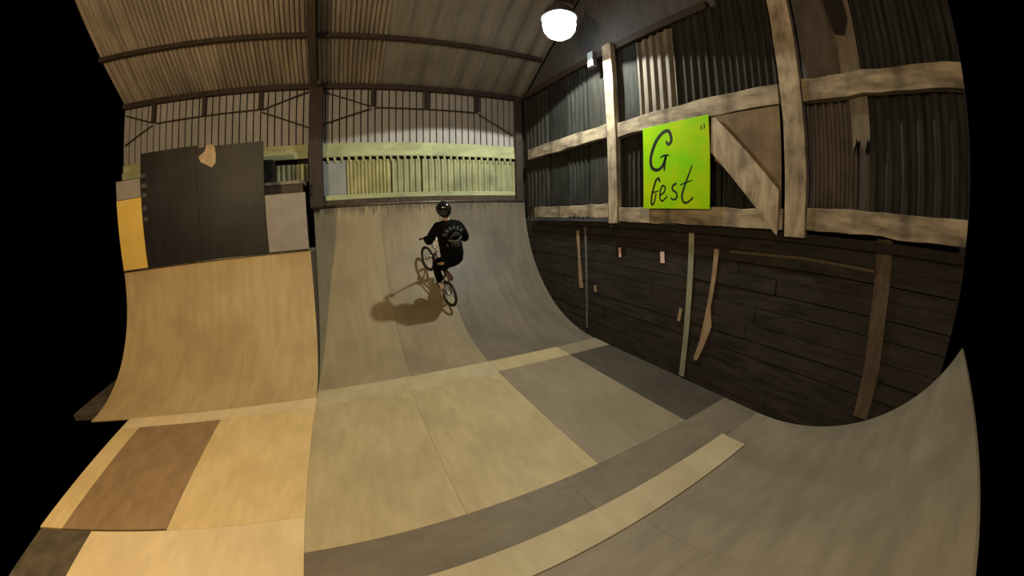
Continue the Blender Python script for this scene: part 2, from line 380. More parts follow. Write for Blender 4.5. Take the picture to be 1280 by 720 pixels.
# floor sheets (flat bottom)
def fsheet(xa, xb, ya, yb, m, label, poly=None, z=0):
    mb = MB(); g = .0012
    if poly: mb.prism([(p[0], p[1], z-.018) for p in poly], (0, 0, .018))
    else: mb.box((xa+g, ya+g, z-.018), (xb-g, yb-g, z))
    return tag(mb.build('plywood_sheet', m, loc=((xa+xb)/2, (ya+yb)/2, z-.018)), label, 'plywood sheet', None)
fsheet(XW, .49, 4.13, 4.6, 'ply_pale', 'pale strip of plywood along the foot of the tall ramp, its left end')
fsheet(.49, 1.77, 4.13, 4.6, 'ply_pale', 'pale strip of plywood along the foot of the tall ramp, below the rider')
fsheet(1.77, 3.05, 4.20, 4.6, 'ply_gold', 'duller strip of plywood along the foot of the tall ramp, right of the rider')
fsheet(3.05, XR, 4.20, 4.6, 'ply_olive', 'short strip end of plywood at the foot of the tall ramp against the right wall')
fsheet(XW, .49, 1.90, 4.13, 'ply_gold', 'large golden floor sheet in the middle, left of the long seam')
fsheet(.49, 1.77, 1.90, 4.13, 'ply_gold', 'large golden floor sheet just right of the long seam, in front of the rider')
fsheet(1.77, 3.05, 1.90, 4.20, 'ply_olive', 'large worn floor sheet with a sharp pale corner beside the dark strip')
fsheet(3.05, XR, 1.90, 4.20, 'ply_dark', 'dark grey floor sheet lying along the right wall')
fsheet(XW, 1.4, 1.422, 1.90, 'ply_mid', 'grey-brown cross strip of floor in front of the golden sheets, left half')
fsheet(1.4, XR, 1.422, 1.90, 'ply_mid', 'dark cross strip of floor in front of the worn sheet, right half reaching the wall')
# bright strip lying on the foot of the nearest ramp
bs = arc_sheet(XW+.02, 3.15, [(y, z+.012) for y, z in [(1.46, 0.0)] + [p for p in PN if p[0] > 1.15]], .010)
tag(bs.build('plywood_strip', 'ply_pale', loc=(1.2, 1.3, 0)), 'bright narrow plywood strip along the foot of the nearest ramp', 'plywood strip')
fsheet(-3.62, XW, 4.15, 4.42, 'ply_straw', 'pale plywood strip along the foot of the low amber ramp')
fsheet(-2.06, XW, 2.28, 4.15, 'ply_amber', 'golden floor sheet between the dark brown sheet and the middle of the floor')
fsheet(-3.30, -2.06, 2.30, 4.15, 'ply_brown', 'dark brown floor sheet at the left edge, the only chocolate coloured one')
fsheet(-3.62, -3.30, 2.30, 4.15, 'ply_amber', 'golden floor sheet beyond the dark brown one at the far left')
fsheet(-2.9, XW, .9, 2.28, 'ply_straw', 'pale floor sheet nearest the viewer at the lower left')

# ------------------------------------------------------------------ boards standing on the low ramp's deck
YP = 6.26
bb = MB(); bb.box((-3.80, YP-.012, 1.84), (-2.70, YP+.012, 3.765)); bb.box((-2.697, YP-.012, 1.84), (-1.50, YP+.012, 3.72))
blk = thing('black_board', 'large black painted board with torn bare patch at top, on the low ramp deck', 'board', (-2.6, YP, 1.84))
bb.build('panel', 'black_ply', blk, bevel=.003)
tp = MB(); pts = [(-2.66, 3.56), (-2.62, 3.47), (-2.52, 3.42), (-2.42, 3.36), (-2.35, 3.42), (-2.34, 3.56), (-2.36, 3.70), (-2.42, 3.75), (-2.51, 3.74), (-2.55, 3.64)]
tp.prism([(x, YP-.02, z) for x, z in pts], (0, .007, 0)); o = tp.build('torn_patch', 'torn', blk); o['label'] = 'bare torn wood patch'
for z in (3.35, 3.18, 3.02, 2.8, 2.62):
    st = MB(); st.box((-3.79, YP-.016, z), (-3.66-random.uniform(0, .04), YP-.0125, z+.07)); st.build('paper_scrap', 'mauve_sheet', blk)
gp = MB(); gp.box((-1.495, YP-.012, 1.84), (-.80, YP+.012, 2.80)); gp.box((-1.495, YP-.02, 1.84), (-.80, YP-.012, 1.90))
tag(gp.build('grey_board', 'grey_ply', bevel=.003, loc=(-1.1, YP, 1.84)), 'small light grey board standing between the black board and the tall ramp', 'board')
yp = MB(); yp.box((-4.33, YP-.012, 1.84), (-3.81, YP+.012, 3.03))
tag(yp.build('yellow_board', 'yellow', bevel=.003, loc=(-4.2, YP, 1.84)), 'bright yellow board standing left of the black board', 'board')
dg = MB(); dg.box((-4.33, YP+.0, 3.04), (-3.82, YP+.03, 3.36))
tag(dg.build('grey_board', 'grey_ply', loc=(-4.2, YP, 3.04)), 'dull grey board above the yellow board', 'board')
sf = MB(); sf.box((-1.70, 6.80, 3.02), (-.90, 7.36, 3.08)); shelf = thing('shelf', 'wooden shelf on the back wall between the black board and the steel column', 'shelf', (-1.3, 7.1, 3.02))
sf.build('shelf_board', 'timber_h', shelf, bevel=.005)
s2 = MB(); s2.box((-1.68, 6.82, 2.86), (-.92, 6.86, 3.018)); s2.box((-1.66, 7.30, 1.83), (-1.58, 7.38, 3.018)); s2.box((-1.0, 7.30, 1.83), (-.92, 7.38, 3.018)); s2.build('support', 'oldboard', shelf)
bx = thing('speaker', 'small black box on the shelf at the right edge of the black board', 'speaker', (-1.58, 7.0, 3.08))
b1 = MB(); b1.box((-1.69, 6.90, 3.081), (-1.48, 7.16, 3.52)); b1.build('cabinet', 'dark', bx, bevel=.012)
b2 = MB(); b2.lathe([(.0, .0), (.07, 0), (.075, .008), (.05, .004), (.0, -.01)], Matrix.Translation((-1.585, 6.897, 3.22)) @ Matrix.Rotation(pi/2, 4, 'X'), 20, False); b2.build('cone', 'rubber', bx)
tl = MB(); tl.box((-.985, 7.30, 3.1), (-.955, 7.33, 3.46))
tag(tl.build('batten', 'cream_wood', loc=(-.97, 7.3, 3.1)), 'short bright upright batten on the shelf beside the steel column', 'batten')

# ------------------------------------------------------------------ right wall: timber frame, sheets, sign
def hewn(a, b, wy, wx, m, name, label, cat, seg=9, wob=.012, plane='x'):
    # rough beam from a to b, section wy (in-plane) by wx (depth along x)
    a, b = V(a), V(b); d = (b-a).normalized(); dx = V((1, 0, 0)); q = d.cross(dx).normalized()
    mb = MB(); vs = []; fs = []
    for i in range(seg+1):
        p = a.lerp(b, i/seg)
        w1 = wy/2 + random.uniform(-wob, wob)*.6; w2 = wy/2 + random.uniform(-wob, wob)*.6; off = random.uniform(-wob, wob)*.4
        vs += [p - q*w1 + q*off, p + q*w2 + q*off, p + q*w2 + q*off + dx*wx, p - q*w1 + q*off + dx*wx]
    for i in range(seg):
        for j in range(4): fs.append((4*i+j, 4*i+(j+1) % 4, 4*i+4+(j+1) % 4, 4*i+4+j))
    fs += [(0, 1, 2, 3), (4*seg, 4*seg+3, 4*seg+2, 4*seg+1)]
    mb.add(vs, fs)
    return tag(mb.build(name, m, bevel=.006, loc=a), label, cat)
xp = 3.79
hewn((xp-.015, 4.10, 2.09), (xp-.015, 4.15, 5.08), .20, .10, 'timber', 'timber_post', 'upright timber post on the right wall left of the lime sign', 'post')
hewn((xp-.015, 1.30, 2.07), (xp-.015, 1.36, 6.2), .225, .10, 'timber', 'timber_post', 'thick upright timber post right of the lime sign where the diagonal brace ends', 'post', seg=14)
for (ya, yb, z, m, l) in ((6.90, 4.265, 3.60, 'timber_h', 'upper timber rail of the right wall, its far length beyond the left post'),
                       (4.0, 1.465, 3.57, 'timber_h', 'upper timber rail of the right wall, its length behind the top of the lime sign'),
                       (1.20, Y0+.02, 3.56, 'timber_h', 'upper timber rail of the right wall, its length right of the thick post')):
    hewn((xp+.01, ya, z), (xp+.01, yb, z), .23, .12, m, 'timber_rail', l, 'rail', seg=10, wob=.018)
for (ya, yb, z, l) in ((6.65, 4.245, 2.29, 'lower timber rail of the right wall, its far length beyond the left post'),
                       (3.99, 1.44, 2.23, 'lower timber rail of the right wall passing below the lime sign'),
                       (1.18, Y0+.02, 2.27, 'lower timber rail of the right wall, its pale length right of the thick post')):
    hewn((xp+.01, ya, z), (xp+.01, yb, z), .22, .12, 'timber_h', 'timber_rail', l, 'rail', seg=10, wob=.015)
bm_ = MB(); bm_.prism([(xp-.03, 2.33, 3.0), (xp-.03, 2.31, 3.43), (xp-.03, 2.24, 3.40), (xp-.03, 1.478, 2.54), (xp-.03, 1.478, 2.07), (xp-.03, 1.52, 2.10)], (.03, 0, 0))
tag(bm_.build('timber_brace', 'timber', bevel=.005, loc=(xp, 1.48, 2.1)), 'wide diagonal timber brace between the lime sign and the thick post', 'brace')
gs = MB(); gs.prism([(xp+.016, 2.30, 3.44), (xp+.016, 1.47, 3.44), (xp+.016, 1.47, 2.36), (xp+.016, 2.30, 2.9)], (.02, 0, 0))
tag(gs.build('brown_board', 'gusset', loc=(xp, 1.9, 2.4)), 'brown board filling the triangle above the diagonal brace', 'board')
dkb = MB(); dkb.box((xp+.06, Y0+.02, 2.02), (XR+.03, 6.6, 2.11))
tag(dkb.build('shade_sill', 'dark', loc=(XR, 3, 2.05)), 'sill painted as dark shade under the lower timber rails of the right wall', 'sill')  # near-black strip carries the shade under the lower rails

def wsheet(ya, yb, z0, z1, n, m, label, x=XR+.045, amp=.018, jag=None, rows=1):
    s = MB(); s.sheet((x, ya, z0), (0, yb-ya, 0), (0, 0, z1-z0), (-1, 0, 0), (lambda t: amp*sq(t, n)) if n else (lambda t: 0), max(12, n*8), rows, .004, jag)
    return tag(s.build('wall_sheet', m, loc=(x, ya, z0)), label, 'wall sheet')
wsheet(YB-.3, 6.2, 2.42, 4.99, 6, 'black_sheet', 'dark ribbed sheet in the far corner of the right wall')
wsheet(6.18, 5.55, 2.42, 5.02, 0, 'dim_sheet', 'flat grey-green sheet on the right wall, second from the far corner', amp=0)
wsheet(5.53, 4.9, 2.42, 5.02, 5, 'dim_sheet', 'narrow ribbed grey-green sheet on the right wall, third from the far corner')
wsheet(4.88, 4.30, 2.42, 5.02, 0, 'black_sheet', 'smooth black sheet on the right wall just beyond the left timber post')
wsheet(4.0, 3.62, 3.70, 4.96, 0, 'dim_sheet', 'narrow flat grey sheet right of the left timber post')
wsheet(3.60, 2.90, 3.66, 4.90, 5, 'beige_sheet', 'stained beige ribbed sheet on the right wall above the lime sign', x=XR-.0)
wsheet(2.92, 2.2, 3.60, 4.97, 6, 'black_sheet', 'black ribbed sheet above the right edge of the lime sign')
wsheet(2.19, 1.46, 3.60, 5.6, 8, 'black_sheet', 'tall black ribbed sheet immediately left of the thick post', x=XR+.04)
wsheet(1.22, .78, 3.60, 5.6, 0, 'mauve_sheet', 'dull purple-brown flat sheet right of the thick post above the upper rail')
def jg(t): return .12*(.5+.5*sin(t*9+1)) + .05*sin(t*31)
wsheet(.80, .60, 3.60, 5.6, 0, 'beige_sheet', 'ragged pale-edged strip of sheet hanging right of the purple-brown one', x=XR-.02, jag=None)
wsheet(.62, Y0+.02, 3.60, 5.6, 7, 'black_sheet', 'black ribbed sheet at the far right above the upper rail', x=XR+.03)
wsheet(4.0, 3.5, 2.35, 3.45, 5, 'black_sheet', 'black ribbed sheet between the left post and the lime sign')
wsheet(3.48, 2.3, 2.35, 3.45, 0, 'black_sheet', 'dark sheet behind the lime sign')
wsheet(2.28, 1.46, 2.35, 3.45, 7, 'black_sheet', 'black sheet behind the diagonal brace')
wsheet(1.22, .70, 2.35, 3.45, 6, 'mauve_sheet', 'dull brown sheet right of the thick post between the rails')
wsheet(.74, .56, 2.90, 3.45, 0, 'beige_sheet', 'ragged beige strip between the rails at the right', x=XR-.02, jag=lambda t: .25*abs(sin(t*5))+.05*sin(t*33))
wsheet(.58, Y0+.02, 2.35, 3.45, 6, 'black_sheet', 'black ribbed sheet between the rails at the far right', x=XR+.03)
# dark hole-like tear in the ragged strip: small torn flap
fp = MB(); fp.prism([(XR-.04, .86, 4.65), (XR-.04, .72, 4.75), (XR-.04, .66, 4.55), (XR-.04, .64, 4.25), (XR-.04, .70, 4.08), (XR-.04, .80, 4.12), (XR-.04, .84, 4.35)], (.012, 0, 0))
tag(fp.build('torn_flap', 'dark', loc=(XR-.04, .75, 4.1)), 'black torn flap on the purple-brown sheet at the upper right', 'flap')

# top member of right wall
hewn((XR-.02, YB-.25, 5.10), (XR-.02, 2.3, 5.0), .12, .10, 'steel', 'wall_plate', 'dark beam along the top of the sheets on the right wall', 'beam', wob=.004)

# sign
SX = 3.745
sy0, sy1, sz0, sz1 = 3.42, 2.335, 2.32, 3.46
sign = thing('sign', 'lime green hand-painted sign reading G fest on the right wall', 'sign', (SX, 2.9, sz0))
sb = MB(); sb.prism([(SX, sy0, sz0), (SX, sy1, sz0+.0), (SX, sy1, sz1), (SX, sy0, sz1)], (.012, 0, 0)); sb.build('panel', 'lime', sign, bevel=.002)
def smap(x, y):
    u = (x-105-(y-150)*.035)/400; top = 150 - .1875*(x-105); v = (y-top)/(490 + 80*u); return V((SX-.0015, sy0 + (sy1-sy0)*u, sz1 + (sz0-sz1)*v))
def catmull(p, n=8):
    p = [V(q) for q in p]; out = []
    for i in range(len(p)-1):
        a = p[max(i-1, 0)]; b = p[i]; c = p[i+1]; d = p[min(i+2, len(p)-1)]
        for k in range(n):
            t = k/n; out.append(.5*((2*b) + (c-a)*t + (2*a-5*b+4*c-d)*t*t + (3*b-a-3*c+d)*t**3))
    out.append(p[-1]); return out
def stroke(mb, pts, w):
    c = catmull([smap(*p) for p in pts]); n = len(c); vs = []; fs = []
    for i, p in enumerate(c):
        t = (c[min(i+1, n-1)] - c[max(i-1, 0)]).normalized(); q = V((1, 0, 0)).cross(t)
        f = i/(n-1); ww = (w[0]*(1-f)*(1-f) + w[1]*2*f*(1-f) + w[2]*f*f)/2
        vs += [p - q*ww, p + q*ww, p + q*ww + V((.0022, 0, 0)), p - q*ww + V((.0022, 0, 0))]
    for i in range(n-1):
        for j in range(4): fs.append((4*i+j, 4*i+(j+1) % 4, 4*i+4+(j+1) % 4, 4*i+4+j))
    fs += [(0, 1, 2, 3), (4*n-4, 4*n-1, 4*n-2, 4*n-3)]
    mb.add(vs, fs)
g = MB(); stroke(g, [(262, 228), (272, 250), (290, 238), (292, 205), (275, 168), (240, 178), (200, 225), (172, 290), (162, 345), (172, 390), (205, 405), (238, 385), (262, 325)], (.03, .07, .035))
stroke(g, [(264, 312), (256, 350), (252, 412)], (.035, .045, .02)); stroke(g, [(225, 330), (250, 318), (280, 316)], (.02, .03, .02)); g.build('letter_g', 'ink', sign)
g = MB(); stroke(g, [(226, 478), (218, 455), (200, 470), (185, 520), (175, 570), (178, 612), (192, 605), (200, 570), (205, 545)], (.03, .035, .02)); stroke(g, [(175, 545), (195, 538), (222, 530)], (.02, .02, .015)); g.build('letter_f', 'ink', sign)
g = MB(); stroke(g, [(232, 558), (255, 540), (262, 512), (245, 500), (232, 530), (232, 575), (248, 592), (278, 562)], (.02, .03, .018)); g.build('letter_e', 'ink', sign)
g = MB(); stroke(g, [(332, 488), (310, 500), (308, 525), (332, 545), (336, 572), (318, 585), (298, 575)], (.025, .03, .02)); g.build('letter_s', 'ink', sign)
g = MB(); stroke(g, [(418, 378), (402, 430), (380, 500), (366, 560), (376, 598), (400, 602), (430, 572)], (.014, .04, .02)); stroke(g, [(352, 498), (380, 486), (420, 470)], (.014, .018, .012)); g.build('letter_t', 'ink', sign)
for q_ in ([(463, 138), (464, 152), (463, 168)], [(479, 130), (481, 148), (478, 164)]):
    g = MB(); stroke(g, q_, (.014, .016, .012)); g.build('tick_mark', 'ink', sign)

# small things on the lower boards
def strip(pts, w, m, name, label, cat, x=XR-.006, th=.010, ws=None):
    c = [V((x, *p)) for p in pts]; n = len(c); mb = MB(); vs = []; fs = []
    for i, p in enumerate(c):
        t = (c[min(i+1, n-1)] - c[max(i-1, 0)]).normalized(); q = V((1, 0, 0)).cross(t); ww = (ws[i] if ws else w)/2
        vs += [p - q*ww, p + q*ww, p + q*ww + V((th, 0, 0)), p - q*ww + V((th, 0, 0))]
    for i in range(n-1):
        for j in range(4): fs.append((4*i+j, 4*i+(j+1) % 4, 4*i+4+(j+1) % 4, 4*i+4+j))
    fs += [(0, 1, 2, 3), (4*n-4, 4*n-1, 4*n-2, 4*n-3)]
    mb.add(vs, fs); return tag(mb.build(name, m, loc=(x, *pts[-1])), label, cat)
strip([(4.97, 2.08), (4.90, 1.0), (4.85, .13)], .05, 'strap2', 'metal_strap', 'thin dull metal strap standing upright on the dark boards by the tall ramp', 'strap')
strip([(5.20, 1.93), (5.17, 1.7), (5.15, 1.5), (5.10, 1.1), (5.06, .86)], .10, 'rawwood', 'wood_batten', 'short pale wooden batten beside the thin metal strap', 'batten', ws=[.09, .075, .06, .09, .10])
strip([(2.69, 2.04), (2.66, 1.0), (2.63, .03)], .085, 'strap', 'wood_batten', 'long straight pale green-grey batten from the sill down to the floor below the sign', 'batten', th=.008)
strip([(2.30, 1.84), (2.31, 1.5), (2.34, 1.1), (2.33, .86), (2.37, .62), (2.43, .40), (2.45, .34)], .07, 'rawwood', 'splintered_batten', 'broken splintered wooden batten hanging with a kinked lower end', 'batten', ws=[.065, .06, .055, .13, .09, .075, .05])
strip([(.40, 2.14), (.36, 1.4), (.30, .9), (.27, .42)], .15, 'oldboard', 'wood_plank', 'wide dark brown plank upright on the boards near the right edge', 'plank')
strip([(4.06, 1.70), (4.04, 1.55)], .055, 'pink', 'paper_sticker', 'small pink and white sticker on the dark boards, the left one of two', 'sticker', th=.002, x=XR-.002)
strip([(3.18, 1.72), (3.16, 1.56)], .075, 'pink', 'paper_sticker', 'small pink and white sticker on the dark boards, the right one below the sign corner', 'sticker', th=.002, x=XR-.002)
strip([(2.78, .98), (2.80, .80)], .05, 'rawwood', 'wood_chip', 'small pale scrap of wood left of the long green-grey batten', 'scrap')
strip([(4.66, .98), (4.64, .86)], .06, 'rawwood', 'wood_chip', 'small pale scrap of wood right of the thin metal strap', 'scrap')
strip([(2.1, 1.83), (1.2, 1.86), (.45, 1.84)], .03, 'oldboard', 'wood_batten', 'thin horizontal brown batten across the dark boards at the right', 'batten')
strip([(5.9, 1.3), (5.2, 1.28)], .05, 'oldboard', 'wood_batten', 'short horizontal dark batten on the boards by the ramp edge', 'batten') if False else None

# cable along top right corner of ramp
ft = thing('floodlight', 'small unlit box-shaped floodlight on the right wall at the top of the left timber post', 'light fitting', (3.72, 4.42, 4.72))
b = MB(); b.box((3.66, 4.36, 4.74), (3.76, 4.50, 5.02)); b.build('housing', 'lamp_body', ft, bevel=.012)
b = MB(); b.box((3.648, 4.375, 4.755), (3.66, 4.485, 5.005)); b.build('glass', 'fit_glass', ft, bevel=.004)
b = MB(); b.box((3.76, 4.41, 4.84), (XR+.03, 4.45, 4.92)); b.build('bracket', 'steel', ft)

# ------------------------------------------------------------------ lamp
LP = V((3.05, 4.40, 5.45))
lampo = thing('hanging_lamp', 'bright white round lamp hanging from the roof above the tall ramp', 'lamp', LP)
T = Matrix.Translation(LP)
b = MB(); b.lathe([(.05, .42), (.06, .40), (.07, .30), (.12, .26), (.22, .16), (.29, .02), (.30, 0), (.285, 0), (.21, .15), (.115, .245), (.04, .27)], T, 40); b.build('shade', 'lamp_body', lampo, smooth=True)
b = MB(); b.lathe([(.02, .12), (.14, .10), (.22, .04), (.262, -.05), (.268, -.12), (.25, -.21), (.20, -.29), (.12, -.345), (.02, -.37)], T, 40); b.build('glare_globe', 'lamp', lampo, smooth=True)  # glowing globe sized to take in the lamp's glare
b = MB(); b.tube([LP + V((0, 0, .41)), V((LP.x, LP.y, roofz(LP.y)-.03))], .012, 8); b.build('hanging_rod', 'steel', lampo)

# ------------------------------------------------------------------ bicycle and rider (frame of the bicycle: d forward, U up, R right)
Cr = V((1.6213, 6.3235, .6216)); d = V((-.289, .635, .716)).normalized()
N0 = V((-.003, -.749, .663)); n0 = d.cross(N0).normalized(); N0 = n0.cross(d)
U = (N0*cos(.1) + n0*sin(.1)).normalized(); Rt = d.cross(U).normalized()
def B(a, b_, c): return Cr + d*a + U*b_ + Rt*c
BM = Matrix((( d.x, U.x, Rt.x, Cr.x), (d.y, U.y, Rt.y, Cr.y), (d.z, U.z, Rt.z, Cr.z), (0, 0, 0, 1)))
WR = .235
rearC = (0, .255, 0); frontC = (.88, .262, 0)
bike = thing('bicycle', 'small-wheeled dark plum stunt bicycle ridden up the tall ramp', 'bicycle', Cr)
def wheel(cx, cy):
    tm = MB(); n = 40
    pts = [B(cx+WR*cos(2*pi*i/n), cy+WR*sin(2*pi*i/n), 0) for i in range(n)]
    tm.tube(pts, .024, 10, True); ty = tm.build('wheel', 'tyre', bike, True); ty['label'] = 'wheel with a black tyre'
    rm = MB(); pts = [B(cx+.208*cos(2*pi*i/n), cy+.208*sin(2*pi*i/n), 0) for i in range(n)]; rm.tube(pts, .013, 8, True); rm.build('rim', 'rim', ty, True)
    hb = MB(); hb.tube([B(cx, cy, -.055), B(cx, cy, -.035), B(cx, cy, .035), B(cx, cy, .055)], [.014, .026, .026, .014], 14); hb.build('hub', 'chrome', ty, True)
    sp = MB()
    for i in range(18):
        a = 2*pi*i/18; a2 = a + .35*(-1)**i; sp.tube([B(cx+.024*cos(a2), cy+.024*sin(a2), .03*(-1)**i), B(cx+.20*cos(a), cy+.20*sin(a), 0)], .0012, 4)
    sp.build('spokes', 'rim', ty)
wheel(rearC[0], rearC[1]); wheel(frontC[0], frontC[1])
bbp = (.36, .30, 0); seatT = (.245, .55, 0); hdT = (.725, .615, 0); hdB = (.765, .50, 0)
fm = MB()
fm.tube([B(*bbp), B(.275, .47, 0), B(*seatT)], .016, 12); fm.tube([B(.26, .50, 0), B(*hdT)], .016, 12)
fm.tube([B(*bbp), B(.755, .52, 0)], .020, 12); fm.tube([B(.715, .65, 0), B(*hdB)], .022, 14)
fm.tube([B(.36, .30, -.035), B(.36, .30, .035)], .024, 14)
for s in (-1, 1):
    fm.tube([B(.35, .30, .02*s), B(.20, .285, .05*s), B(0, .255, .062*s)], .010, 10); fm.tube([B(.262, .50, .012*s), B(.17, .40, .045*s), B(0, .255, .062*s)], .008, 10)
fm.build('frame', 'frame', bike, True)
fk = MB()
fk.tube([B(.77, .49, -.055), B(.77, .49, .055)], .018, 10)
for s in (-1, 1): fk.tube([B(.77, .49, .055*s), B(.82, .36, .06*s), B(.88, .262, .06*s)], [.017, .014, .011], 10)
o = fk.build('fork', 'chrome', bike, True); o['label'] = 'chrome fork'
hb = MB(); hy = 1.065
hb.tube([B(.80, hy, -.37), B(.812, hy, -.22), B(.815, hy-.02, -.17), B(.782, .74, -.06), B(.778, .705, 0), B(.782, .74, .06), B(.815, hy-.02, .17), B(.812, hy, .22), B(.80, hy, .37)], .0115, 10)
hb.tube([B(.803, .93, -.13), B(.803, .93, .13)], .008, 8); hb.tube([B(.712, .64, 0), B(.73, .695, 0), B(.775, .705, 0)], .024, 10)
hbo = hb.build('handlebar', 'chrome', bike, True)
for s in (-1, 1):
    gr = MB(); gr.tube([B(.7995, hy, .40*s), B(.809, hy, .25*s)], .0165, 12); gr.build('grip', 'rubber', hbo, True)
st_ = MB()
prof = [(.13, .635, .012), (.17, .638, .012), (.24, .64, .03), (.33, .625, .06), (.37, .615, .062), (.40, .60, .045)]
sv = []; 
for (a_, b_, w_) in [(p[0], p[1], p[2]) for p in prof]:
    aa = .53 - a_ ; aa = .14 + (.40 - a_) if False else a_
    for k in range(10):
        an = 2*pi*k/10; sv.append(B(.49 - a_, b_ - .02 + .018*sin(an), w_*cos(an)))
fs = [[i*10+k, i*10+(k+1) % 10, (i+1)*10+(k+1) % 10, (i+1)*10+k] for i in range(5) for k in range(10)] + [list(range(10)), [50+k for k in range(10)]]
st_.add(sv, fs); st_.build('saddle', 'seat', bike, True)
sp_ = MB(); sp_.tube([B(*seatT), B(.225, .61, 0)], .0125, 10); sp_.build('seat_post', 'chrome', bike, True)
ck = MB(); ck.tube([B(.36, .30, .05), B(.36, .30, -.05)], .012, 10)
pl, pr = (.20, .26), (.52, .34)
ck.tube([B(.36, .30, -.05), B(pl[0], pl[1], -.062)], .012, 8); ck.tube([B(.36, .30, .05), B(pr[0], pr[1], .062)], .012, 8)
cko = ck.build('crank', 'chrome', bike, True)
cr_ = MB(); cr_.lathe([(.03, -.002), (.052, -.002), (.052, .002), (.03, .002)], Matrix.Translation(B(.36, .30, .042)) @ BM.to_3x3().to_4x4(), 26); cr_.build('chainring', 'rim', bike)
ch = MB(); ch.tube([B(.36, .352, .042), B(0, .275, .042)], .004, 6); ch.tube([B(.36, .248, .042), B(0, .235, .042)], .004, 6); ch.build('chain', 'rim', bike)
for (a_, b_), s in ((pl, -1), (pr, 1)):
    pd = MB(); c_ = [(-.045, -.009, .07), (.045, .009, .165)]
    pd.box((a_-.045, b_-.009, min(.07*s, .165*s)), (a_+.045, b_+.009, max(.07*s, .165*s)), BM); pd.build('pedal', 'pedal', bike, bevel=.004)

# ---- rider
person = thing('person', 'person in black helmet, printed black sweatshirt and black trousers, standing on bicycle pedals', 'person', Cr)
def skinmesh(name, joints, edges, m, sub=2, parent=person, root=0):
    me = bpy.data.meshes.new(name); inv = world(parent).inverted()
    keys = list(joints); me.from_pydata([inv @ B(*joints[k][0]) for k in keys], [(keys.index(a), keys.index(b_)) for a, b_ in edges], [])
    ob = bpy.data.objects.new(name, me); C.objects.link(ob); ob.parent = parent
    sk = ob.modifiers.new('skin', 'SKIN'); sk.use_smooth_shade = True
    for i, k in enumerate(keys):
        r = joints[k][1]; r = r if isinstance(r, tuple) else (r, r); me.skin_vertices[0].data[i].radius = r
        me.skin_vertices[0].data[i].use_root = (i == root)
    ss = ob.modifiers.new('sub', 'SUBSURF'); ss.levels = sub; ss.render_levels = sub
    dg = bpy.context.evaluated_depsgraph_get(); dg.update()
    nm = bpy.data.meshes.new_from_object(ob.evaluated_get(dg)); ob.modifiers.clear(); ob.data = nm
    nm.materials.clear(); nm.materials.append(M[m])
    for p in nm.polygons: p.use_smooth = True
    return ob
J = {}
HL = (.728, .975, -.315); HR = (.728, .975, .315)
# continuous body: head core, neck, slim torso, arms, legs (clothes cover it)
bj = {
 'pel': ((.26, 1.06, 0), .045), 'waist': ((.36, 1.25, -.01), .06), 'chest': ((.51, 1.46, -.04), .09), 'nk': ((.64, 1.585, -.07), .052), 'nk2': ((.71, 1.65, -.095), .052), 'hd': ((.775, 1.72, -.11), .07), 'hd2': ((.79, 1.78, -.11), .07),
 'sL': ((.63, 1.49, -.21), .045), 'eL': ((.60, 1.19, -.345), .035), 'wL': ((.765, 1.145, -.328), .026), 'hL': ((.792, 1.11, -.322), .034),
 'sR': ((.52, 1.52, .14), .045), 'eR': ((.40, 1.29, .27), .035), 'wR': ((.72, 1.15, .325), .026), 'hR': ((.788, 1.11, .320), .034),
 'hipL': ((.26, .94, -.08), .03), 'kL': ((.43, .70, -.16), .03), 'aL': ((.155, .36, -.135), .030),
 'hipR': ((.29, .96, .11), .03), 'kR': ((.57, .79, .225), .03), 'aR': ((.455, .44, .135), .030),
}
be = [('pel','waist'),('waist','chest'),('chest','nk'),('nk','nk2'),('nk2','hd'),('hd','hd2'),('chest','sL'),('sL','eL'),('eL','wL'),('wL','hL'),('chest','sR'),('sR','eR'),('eR','wR'),('wR','hR'),
      ('pel','hipL'),('hipL','kL'),('kL','aL'),('pel','hipR'),('hipR','kR'),('kR','aR')]
body0 = skinmesh('body', bj, be, 'skin', 2)
# fingers: each its own chain rooted in the palm, curled round the grip; joined into the body mesh
def join_into(ob, others):
    bm = bmesh.new(); bm.from_mesh(ob.data)
    for o in others: bm.from_mesh(o.data)
    bm.to_mesh(ob.data); bm.free()
    for o in others: bpy.data.objects.remove(o)
    for p in ob.data.polygons: p.use_smooth = True
fing = []
for s in (-1, 1):
    for i in range(4):
        c = s*(.283 + .021*i); L_ = (.9, 1.0, .95, .8)[i]
        ga, gb = .8035, 1.065                      # grip axis in (a, b)
        r1 = .029
        jj = {'a': ((ga-.018, gb+.036, c), .0095)}
        names = ['a']
        for k, an in enumerate((1.75, 1.05, .25, -.6*L_, -1.3*L_)):
            jj['k%d' % k] = ((ga + r1*cos(an), gb + r1*sin(an), c), .0092 - .0004*k); names.append('k%d' % k)
        fing.append(skinmesh('f', jj, list(zip(names[:-1], names[1:])), 'skin', 1))
    c = s*.262
    jj = {'a': ((.785, 1.095, s*.285), .012), 'b': ((.780, 1.07, c), .011), 'c': ((.788, 1.04, c), .010), 'd': ((.808, 1.034, s*.268), .009)}
    fing.append(skinmesh('f', jj, [('a','b'),('b','c'),('c','d')], 'skin', 1))
